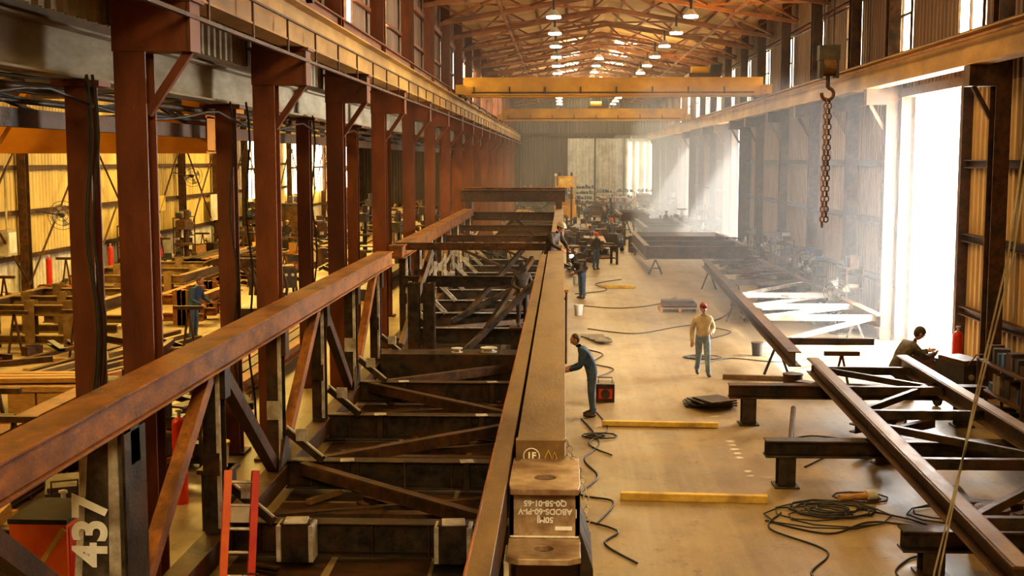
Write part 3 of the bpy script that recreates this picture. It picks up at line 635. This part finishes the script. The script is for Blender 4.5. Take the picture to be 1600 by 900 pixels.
# ---------------------------------------------------------------- left bay
frame(-16.6,-13.4,33.5,38,1.25,.34,1,tans,legs=2); frame(-12.9,-11.6,38.5,43,1.0,.35,2,rust,legs=2); frame(-18,-14,44,50,1.1,.35,1,tans,legs=2)
m=MB()
for i in range(5):
    for j in range(3): m.box((-11.2+.02*R.random()+j*.62,24.5+i*.32,.25),(.58,.28,.5),wood)
for i in range(4): m.bar((-12.2,24.4+.35*i,.58),(-9.6,24.5+.35*i,.58),.25,.12,wood)
for i in range(3): m.bar((-12.0,24.6+.35*i,.72),(-10.0,24.8+.3*i,.72),.25,.1,wood)
m.obj('timber_stack',bev=.006)
m=MB()
for i in range(6): m.bar((-13.4+.5*i,27+.2*i,.12+.05*(i%2)),(-11.6+.5*i,36-.6*i,.12),.16,.16,R.choice([rust,rustd,tans,rustd]))
for i in range(4): m.bar((-13.5,28+1.6*i,.05),(-9.5,28+1.5*i,.05),.12,.1,wood)
m.obj('steel_bar_pile')
stack(-9.6,-8.2,17,24,3,2); stack(-8.4,-7.0,26,36,4,1); stack(-17,-14.5,52,60,5,2); stack(-9.6,-7.2,44,56,5,1,rust)
stack(-20,-18,30,38,3,3)
for x,y,w in((-17.2,54,3),(-14.5,58,2.5),(-10,62,3),(-13,68,3),(-17,73,2.5),(-9,74,3),(-12,82,3),(-16.5,88,3),(-9,92,3),(-13,100,3),(-10,108,3),(-16,112,3)): bench(x,y,w,1,.9,R.choice([rustd,mill,tans]),R.random()*.5)
for x,y in((-20.9,58),(-20.8,66),(-20.6,80),(-20.6,92),(-7.4,70),(-7.4,86),(-7.2,104)): shelf(x,y,2.2,2.2,math.pi/2)
for x,y in((-11,48),(-13.5,63),(-8,66),(-11,77),(-9.5,39)): welder(x,y,R.choice([dark,redp,blup]),1.3,R.random())
for x,y,c in((-20.8,55,redp),(-20.9,62.3,redp),(-20.7,73,grey),(-20.9,48.5,redp)): bottle(x,y,c)
for x,y,a,b,n in((-8.3,13.5,2.4,4,34),(-9.5,19,3,4,34),(-7.2,22,1.0,6,26),(-13,31,4,3,14),(-19,45,3,8,26),(-8.5,40,2,6,20),(-13.5,52,3,5,18),(-19.5,57,2,8,30),(-11.5,58,3,5,20),(-16,65,5,6,26),(-9,68,2.5,6,22),(-19.5,72,2.5,8,30),(-13,76,5,6,26),(-8.5,82,3,6,26),(-18,84,4,8,34),(-13,90,6,8,44),(-9,98,4,8,34),(-17,100,6,10,44),(-12,112,9,12,70),(-14,124,12,6,60),(-10.5,32,1.2,2,8)): junk(x,y,a,b,n,1.2 if y>50 else .7)
m=MB(); m.b2(-18.4,-16.2,75,76.2,.1,2.6,mill); m.b2(-18.3,-17.35,74.95,75,.3,2.4,rustd); m.b2(-17.25,-16.3,74.95,75,.3,2.4,rustd)
for x in(-17.45,-17.15): m.b2(x-.02,x+.02,74.9,74.95,1.2,1.5,bright)
m.obj('steel_cabinet')
def drill(x,y,mm=dark):
    m=MB(); m.box((0,0,.06),(.9,1.1,.12),mm); m.cyl((0,.2,.1),(0,.2,2.3),.13,mm,12); m.box((0,-.1,2.0),(.45,1.1,.5),mm); m.cyl((0,-.45,1.75),(0,-.45,1.35),.06,bright,8); m.box((0,-.3,1.0),(.8,.7,.1),rustd); m.cyl((0,.35,2.25),(0,.35,2.7),.15,mm,12)
    m.tube([(.35+.2*math.cos(a),-.2,1.9+.2*math.sin(a)) for a in [2*math.pi*q/12 for q in range(12)]],.02,rustd,5,True)
    o=m.obj('drill_press'); o.location=(x,y,0)
for x,y in((-19.5,62),(-11.5,70),(-8.2,60),(-9.2,80),(-18.5,84),(-15,94)): drill(x,y,R.choice([dark,rustd]))
m=MB()
for i in range(8):
    x=-10.9+i*.17; m.tube([(x-.2+.95*math.sin(a),39.0,1.15+.95*math.cos(a)) for a in [math.radians(q) for q in range(-40,110,12)]],.05,rustd,6)
m.bar((-11.4,39,1.95),(-9.6,39,1.95),.12,.12,rustd); m.b2(-11.0,-9.3,38.8,39.2,0,.5,dark); m.bar((-11,39,.4),(-11,39,1.95),.1,.1,rustd)
m.obj('rake_rack')
m=MB(); m.b2(XL+.5,XL+.53,64,65,2.6,3.4,ywood); m.obj('yellow_notice_board'); 
m=MB(); m.b2(XL+.5,XL+.53,73.5,75.2,1.6,3.2,whitep); m.obj('white_notice_board')
for y,z in((59.5,1.5),(61,1.4),(46,1.6)):
    m=MB(); m.b2(XL+.25,XL+.6,y,y+.8,z,z+1.0,grey); m.b2(XL+.6,XL+.62,y+.1,y+.7,z+.1,z+.9,whitep); m.cyl((XL+.4,y+.4,z+1),(XL+.4,y+.4,z+3.5),.04,grey,8); m.obj('electrical_panel')
# leaning red ladder section
m=MB()
for x,c in((-.17,orp),(.17,redp)): m.ch((x,-.3,0),(x,.12,1.38),.09,.14,c,side=1 if x<0 else -1)
for i in range(5): t=(i+.5)/5; m.cyl((-.16,-.3+.42*t,1.38*t),(.16,-.3+.42*t,1.38*t),.022,bright,8)
m.b2(-.12,.12,-.02,.03,.75,.95,whitep)
o=m.obj('ladder'); o.location=(-4.12,14.7,0.03); o.rotation_euler[2]=.35; o.rotation_euler[1]=.1
m=MB(); m.box((0,0,.12),(.35,.25,.2),redp,.3); m.tube([(-.1,0,.22),(-.1,0,.3),(.1,0,.3),(.1,0,.22)],.012,dark,5); o=m.obj('red_toolbox'); o.location=(-3.75,14.1,0.03)
m=MB(); m.box((0,0,.9),(.6,.8,.9),orp); m.box((0,0,1.37),(.62,.82,.05),dark); m.box((.305,0,.9),(.01,.7,.8),redp); m.box((0,0,.22),(.7,.9,.44),dark); m.bar((.32,-.4,.45),(.32,.4,1.35),.02,.05,ywood); m.bar((-.28,-.41,.5),(.28,-.41,1.3),.03,.05,ywood)
o=m.obj('tool_cabinet'); o.location=(-5.4,12.4,0.22)
for x,y in((-6.7,13),(-6.8,16),(-6.6,18.5)): welder(x,y,R.choice([redp,dark,blup]),1.1,.4)
for x,y,c in((-5.9,18.2,redp),(-5.8,13.6,ywood)): bottle(x,y,c)
shelf(-7.2,20.5,2,1.4); shelf(-8.6,14.6,2.4,1.2)
def spool(x,y,z,r_=.16):
    m=MB(); m.cyl((x,y,z),(x,y,z+.02),r_,whitep,18); m.cyl((x,y,z+.02),(x,y,z+.09),r_*.6,bright,14); m.cyl((x,y,z+.09),(x,y,z+.11),r_,whitep,18); m.obj('wire_spool')
spool(-1.75,28.6,.752,.2); spool(-2.5,28.5,.752,.14)
m=MB()
for i in range(44): a=-4.1+R.random()*3.3; b=12+R.random()*17; m.ch((a,b,.08),(a+R.random()*1.6-.8,b+R.random()*1.6-.8,.1),.1,.08,R.choice([rustd,mill,rust,tans]))
m.obj('scrap_steel_pieces')
m=MB(); m.b2(.75,1.15,26.4,26.9,0,.4,mill); m.b2(.8,1.1,26.38,26.4,.08,.3,redp); m.tube([(.8,26.6,.4),(.8,26.6,.52),(1.1,26.6,.52),(1.1,26.6,.4)],.012,dark,5); m.cyl((.95,26.3,.2),(.95,26.4,.2),.1,dark,12); m.obj('portable_generator')
m=MB(); m.b2(-.75,.15,31.4,32.4,1.88,1.95,wood)
for x in(-.7,.1):
    for y in(31.45,32.35): m.cyl((x,y,0),(x,y,1.9),.03,rustd,6)
m.bar((-.7,31.45,.1),(.1,31.45,1.8),.03,.03,rustd); m.bar((-.7,32.35,1.8),(.1,32.35,.1),.03,.03,rustd); m.obj('scaffold')
m=MB(); m.b2(-1.4,-.8,32.6,33.2,0,.75,mill); m.b2(-1.45,-.75,32.55,33.25,.72,.78,rustd); m.obj('steel_pedestal')
m=MB(); m.sph((.35,47,1.6),.07,arc); m.cyl((.35,47.05,1.6),(.5,47.1,1.4),.015,dark,6); m.cyl((.5,47.1,1.4),(.6,47.15,1.3),.03,black,8); m.obj('welding_torch')
# ---------------------------------------------------------------- people
def person(name,loc,rz_,J,top,legs,shoe,hat,hatkind,lookz=0,lookx=0,sc=1.0,gloves=None):
    base=dict(pel=(0,0,.97),wai=(0,0,1.12),che=(0,0,1.33),nec=(0,.005,1.50),hd=(0,-.01,1.58),
      sl=(.185,0,1.42),el=(.24,.03,1.13),wl=(.25,-.05,.88),sr=(-.185,0,1.42),er=(-.24,.03,1.13),wr=(-.25,-.05,.88),
      hl=(.095,0,.90),kl=(.10,-.02,.50),al=(.10,.02,.09),tl=(.11,-.15,.04),hr=(-.095,0,.90),kr=(-.10,-.02,.50),ar=(-.10,.02,.09),tr=(-.11,-.15,.04))
    base.update(J); names=list(base); P_={k:V(v) for k,v in base.items()}
    rad=dict(pel=.145,wai=.145,che=.17,nec=.06,hd=.055,sl=.09,sr=.09,el=.062,er=.062,wl=.042,wr=.042,hl=.11,hr=.11,kl=.08,kr=.08,al=.058,ar=.058,tl=.038,tr=.038)
    E=[('pel','wai',top),('wai','che',top),('che','nec',top),('nec','hd',skin)]
    for s in'lr': E+=[('che','s'+s,top),('s'+s,'e'+s,top),('e'+s,'w'+s,top),('pel','h'+s,legs),('h'+s,'k'+s,legs),('k'+s,'a'+s,legs),('a'+s,'t'+s,shoe)]
    me=D.meshes.new('sk'); me.from_pydata([P_[k] for k in names],[(names.index(a),names.index(b)) for a,b,_ in E],[])
    o=D.objects.new('sk',me); C.collection.objects.link(o); md=o.modifiers.new('s','SKIN'); md.use_smooth_shade=True
    for i,k in enumerate(names):
        sv=me.skin_vertices[0].data[i]; sv.radius=(rad[k],rad[k]); sv.use_root=(k=='pel')
    ss=o.modifiers.new('u','SUBSURF'); ss.levels=2; ss.render_levels=2
    dg=C.evaluated_depsgraph_get(); em=D.meshes.new_from_object(o.evaluated_get(dg)); D.objects.remove(o)
    m=MB()
    def dist(p,a,b):
        ab=b-a; t=max(0,min(1,(p-a).dot(ab)/max(ab.length_squared,1e-9))); return (p-a-ab*t).length
    vs=[v.co.copy() for v in em.vertices]
    allf={}
    for pl in em.polygons:
        c=pl.center; best=min(E,key=lambda e:dist(c,P_[e[0]],P_[e[1]])-.5*(rad[e[0]]+rad[e[1]])*.6); mt=best[2]
        if best[0]=='pel' and best[1]=='wai' and c.z<P_['pel'].z+.02: mt=legs
        allf.setdefault(mt,[]).append(tuple(pl.vertices))
    off=len(m.v); m.v+=vs
    for mt,fs in allf.items():
        if mt not in m.ms: m.ms.append(mt)
        for f_ in fs: m.f.append([off+i for i in f_]); m.m.append(m.ms.index(mt)); m.sm.append(True)
    H=P_['hd']; M=Matrix.Rotation(lookz,3,'Z')@Matrix.Rotation(lookx,3,'X'); hc=H+M@V((0,-.015,.10))
    n,k=20,14; vv=[];ff=[]
    for i in range(k+1):
        t=math.pi*i/k
        for j in range(n):
            g=2*math.pi*j/n; x,y,z=math.sin(t)*math.cos(g),math.sin(t)*math.sin(g),math.cos(t)
            w=1-.28*max(0,-z)**1.3; p=V((x*.076*w,y*.095*w-.012*max(0,-z),z*.118)); 
            vv.append(hc+M@p)
    for i in range(k):
        for j in range(n): ff.append((i*n+j,(i+1)*n+j,(i+1)*n+(j+1)%n,i*n+(j+1)%n))
    m.add(vv,ff,skin,True)
    def hp(x,y,z): return hc+M@V((x,y,z))
    m.prism([hp(-.012,-.088,.02),hp(.012,-.088,.02),hp(.018,-.088,-.03),hp(-.018,-.088,-.03)],(M@V((0,-.008,0))),skin)
    m.sph(hp(0,-.104,-.022),(.014,.016,.014),skin,8,6)
    for s in(-1,1):
        m.sph(hp(.03*s,-.083,.012),.011,whitep,8,6); m.sph(hp(.03*s,-.092,.012),.005,black,6,4); m.bar(hp(.015*s,-.092,.032),hp(.048*s,-.086,.032),.006,.008,hair)
        m.sph(hp(.078*s,0,0),(.012,.02,.032),skin,8,6,M)
    m.bar(hp(-.025,-.093,-.058),hp(.025,-.093,-.058),.01,.008,maroon)
    m.sph(hp(0,.018,.022),(.082,.092,.108),hair,14,8,M)
    if hatkind=='cap':
        m.sph(hp(0,.0,.05),(.088,.106,.095),hat,16,8,M); pts=[hp(.075*math.cos(a),-.07+.105*math.sin(a),.055) for a in [math.pi+math.pi*q/8 for q in range(9)]]; m.prism(pts,M@V((0,0,.01)),hat)
    elif hatkind=='hard':
        m.sph(hp(0,.0,.06),(.105,.125,.10),hat,16,8,M); m.cyl(hp(0,-.01,.055),hp(0,-.01,.065),.14,hat,18)
    elif hatkind=='mask':
        m.sph(hp(0,.0,.05),(.09,.105,.095),hat,16,8,M); m.prism([hp(-.09,-.10,.07),hp(.09,-.10,.07),hp(.095,-.115,-.08),hp(.05,-.12,-.15),hp(-.05,-.12,-.15),hp(-.095,-.115,-.08)],M@V((0,-.015,0)),hat); m.box(hp(0,-.135,.02),(.1,.01,.045),black)
        for s in(-1,1): m.bar(hp(.09*s,-.1,.0),hp(.09*s,.02,.02),.01,.16,hat)
    if hatkind=='cap':
        for s in(-1,1): m.box(hp(.032*s,-.1,.012),(.045,.006,.026),black,lookz)
    hm=gloves or skin
    for s,sg in(('l',1),('r',-1)):
        w=P_['w'+s]; e=P_['e'+s]; d=(w-e).normalized(); a=d.cross(V((0,1,0.2))).normalized(); b=d.cross(a)
        Mh=Matrix((a,d,b)).transposed(); c=w+d*.055; m.sph(c,(.042,.06,.018),hm,10,6,Mh)
        for i in range(4):
            q=-.03+.02*i; L=(.032,.038,.036,.028)[i]; p0=w+d*.095+a*q; p1=p0+d*L+b*.008*sg; p2=p1+d*L*.6+b*.022*sg
            m.cyl(p0,p1,.0095,hm,6,.009); m.sph(p1,.009,hm,6,4); m.cyl(p1,p2,.009,hm,6,.0075); m.sph(p2,.0075,hm,6,4)
        p0=w+d*.03-a*.035*sg; p1=p0+d*.035-a*.03*sg; p2=p1+d*.03-a*.005*sg; m.cyl(p0,p1,.012,hm,6,.01); m.sph(p1,.01,hm,6,4); m.cyl(p1,p2,.01,hm,6,.008); m.sph(p2,.008,hm,6,4)
        m.cyl(w-d*.03,w+d*.012,.046,top,10,.042)
        an=P_['a'+s]; t_=P_['t'+s]; m.cyl(an+V((0,0,.11)),an+V((0,0,.03)),.066,legs,10,.072)
        dd=(t_-an); dd.z=0
        if dd.length>.02:
            dd.normalize(); ag=math.atan2(dd.y,dd.x)-math.pi/2; m.sph(an+dd*.07+V((0,0,-.045)),(.048,.14,.045),shoe,10,6,Matrix.Rotation(ag,3,'Z'))
    o=m.obj(name); o.location=loc; o.rotation_euler[2]=rz_; o.scale=(sc,)*3; return o
person('worker_in_beige_jacket',(3.45,29.8,0),.1,dict(el=(.27,.03,1.15),wl=(.17,-.2,1.08),er=(-.26,.05,1.14),wr=(-.27,-.02,.88),kl=(.10,-.12,.52),al=(.11,-.16,.10),tl=(.13,-.33,.05),kr=(-.09,.02,.50),ar=(-.09,.18,.12),tr=(-.10,.02,.045)),beige,jeans,boot,maroon,'cap',.15,-.1)
person('worker_in_blue_shirt',(.62,24.9,0),-math.pi/2,dict(pel=(0,.0,.95),wai=(0,-.06,1.08),che=(0,-.17,1.27),nec=(0,-.25,1.41),hd=(0,-.3,1.47),sl=(.19,-.2,1.34),sr=(-.19,-.2,1.34),el=(.24,-.24,1.05),wl=(.17,-.44,.98),er=(-.24,-.2,1.05),wr=(-.17,-.42,.97)),bluej,jeansd,boot,hair,'none',.2,.35,1.03)
person('worker_in_camo_jacket',(7.45,27.2,0),math.pi/2+.1,dict(pel=(0,.0,.52),wai=(0,-.07,.66),che=(0,-.2,.86),nec=(0,-.31,1.0),hd=(0,-.35,1.07),sl=(.2,-.24,.95),sr=(-.2,-.24,.95),el=(.28,-.42,.76),wl=(.14,-.62,.82),er=(-.27,-.42,.76),wr=(-.12,-.64,.8),
  hl=(.1,0,.48),kl=(.16,-.42,.52),al=(.15,-.3,.1),tl=(.16,-.47,.045),hr=(-.1,0,.48),kr=(-.13,-.3,.09),ar=(-.13,.12,.09),tr=(-.13,.22,.05)),camo,darkc,boot,camo,'cap',0,.45,1.25)
person('worker_in_hard_hat',(-.35,31.95,1.95),.9,dict(pel=(0,.0,.95),wai=(0,-.05,1.08),che=(0,-.16,1.28),nec=(0,-.25,1.42),hd=(0,-.30,1.48),sl=(.19,-.18,1.36),sr=(-.19,-.18,1.36),el=(.24,-.32,1.14),wl=(.12,-.5,1.05),er=(-.26,-.3,1.14),wr=(-.14,-.48,1.03)),darkc,darkc,boot,grey,'hard',.2,.45,1.02)
person('welder_in_mask',(-1.1,32.9,.78),.2,dict(el=(.28,-.05,1.15),wl=(.14,-.28,1.08),er=(-.28,-.05,1.15),wr=(-.12,-.3,1.06)),darkc,darkc,boot,dark,'mask',0,.1,.98)
person('worker_in_blue_jacket',(-10.9,35.2,0),math.pi/2-.3,dict(wai=(0,-.03,1.1),che=(0,-.1,1.3),nec=(0,-.17,1.46),hd=(0,-.2,1.53),sl=(.19,-.12,1.4),sr=(-.19,-.12,1.4),el=(.26,-.18,1.13),wl=(.2,-.42,1.06),er=(-.26,-.16,1.13),wr=(-.2,-.4,1.02)),bluej,jeansd,boot,hair,'none',.1,.3,1.08)
person('worker_walking',(5.6,87,0),.5,dict(),darkc,darkc,boot,grey,'hard')
for x,y,a,t_ in((3.6,97.6,1.2,darkc),(1.9,96,-.6,bluej),(7.2,85.5,2,darkc),(2.9,73,.4,darkc),(-13.2,61,1,bluej),(-16,70,.3,darkc),(6.6,112,.2,beige),(3.0,88.5,.8,darkc),(4.4,103,2,bluej),(1.6,59,.5,darkc)):
    person('worker_standing',(x,y,0),a,dict(wl=(.16,-.25,1.0)),t_,jeansd,boot,R.choice([grey,redp,grey]),'hard')
person('welder_at_truss',(.75,46.6,0),-.9,dict(wai=(0,-.05,1.08),che=(0,-.18,1.26),nec=(0,-.28,1.38),hd=(0,-.33,1.43),sl=(.19,-.2,1.33),sr=(-.19,-.2,1.33),el=(.26,-.32,1.1),wl=(.14,-.5,1.05),er=(-.26,-.32,1.1),wr=(-.12,-.5,1.02)),darkc,jeansd,boot,dark,'mask',0,.3)
# ---------------------------------------------------------------- lights
def area(name,loc,rot,sx,sy,e,c):
    l=D.lights.new(name,'AREA'); l.shape='RECTANGLE'; l.size=sx; l.size_y=sy; l.energy=e; l.color=c
    o=D.objects.new(name,l); C.collection.objects.link(o); o.location=loc; o.rotation_euler=rot; return o
W=(1,.68,.26)
for y in(4,16,28): area('overhead_fill',(2.5,y,10.9),(0,0,0),3,2,520,W)  # broad unseen fill in place of separate lamps over the near hall
area('overhead_fill',(0,-6,10.5),(math.radians(52),0,0),4,2,1300,(1,.76,.40))  # fill added behind the camera to brighten the lug and other front faces
for y in(45,60,75,92,110): area('overhead_fill',(2.3,y,11.0),(0,0,0),.6,5,560,(1,.72,.32))
for i,y in enumerate((14,30,42,56,72,90,110)): area('bay_light',(-14,y,8.9),(0,0,0),6,2,(1100 if y<35 else 2300),(1,.67,.18))
for a,b,h in doors: area('daylight_at_door',(XR+.05,(a+b)/2,h/2),(0,math.radians(90),0),h-.2,b-a-.2,(3400 if a<40 else 350),(1,.97,.93))
area('daylight_at_back',(5,YE-1,4),(math.radians(-90),0,0),9,6,200,(1,.95,.8))
for x,y in((5,50),(5,75),(0,100)): area('roof_fill',(x,y,9.6),(math.radians(180),0,0),2,6,400,(1,.66,.24))  # added fill with no fixture, brightens the roof from below
sl=D.lights.new('sun','SUN'); sl.energy=34; sl.angle=.01; sl.color=(1,.96,.87); so=D.objects.new('sun',sl); C.collection.objects.link(so)
d=V((-1,-.10,-1.55)).normalized(); so.rotation_euler=d.to_track_quat('-Z','Y').to_euler()
w=D.worlds.new('world'); S.world=w; w.use_nodes=True; bg=w.node_tree.nodes['Background']; bg.inputs[0].default_value=(1,.98,.94,1); bg.inputs[1].default_value=4
def haze(name,x0,x1,y0,y1,z0,z1,den,em):
    m=D.materials.new(name); m.use_nodes=True; n=m.node_tree.nodes; l=m.node_tree.links; n.clear()
    o=n.new('ShaderNodeOutputMaterial'); p=n.new('ShaderNodeVolumePrincipled'); p.inputs['Color'].default_value=(.95,.94,.92,1); p.inputs['Density'].default_value=den
    p.inputs['Emission Strength'].default_value=em; p.inputs['Emission Color'].default_value=(1,.80,.48,1); p.inputs['Anisotropy'].default_value=.1
    l.new(p.outputs[0],o.inputs['Volume']); b=MB(); b.b2(x0,x1,y0,y1,z0,z1,m); b.obj(name)
haze('smoke_haze_glow',-5.0,9.9,40,130,.05,10.9,.0018,.0005)  # smoke haze with a faint glow of its own, imitating lit air
haze('smoke_haze_glow',2.0,9.95,28,39.9,.05,7.3,.008,0)  # this and the next boxes: denser haze added for door glow and light shafts
haze('smoke_haze_glow',4.0,9.9,64,73,.05,7.4,.030,0)
haze('smoke_haze_glow',4.0,9.9,91.5,99,.05,7.2,.030,0)
try:
    S.view_settings.view_transform='Standard'
    S.view_settings.look='Medium High Contrast'
except Exception as ex: print('look',ex)
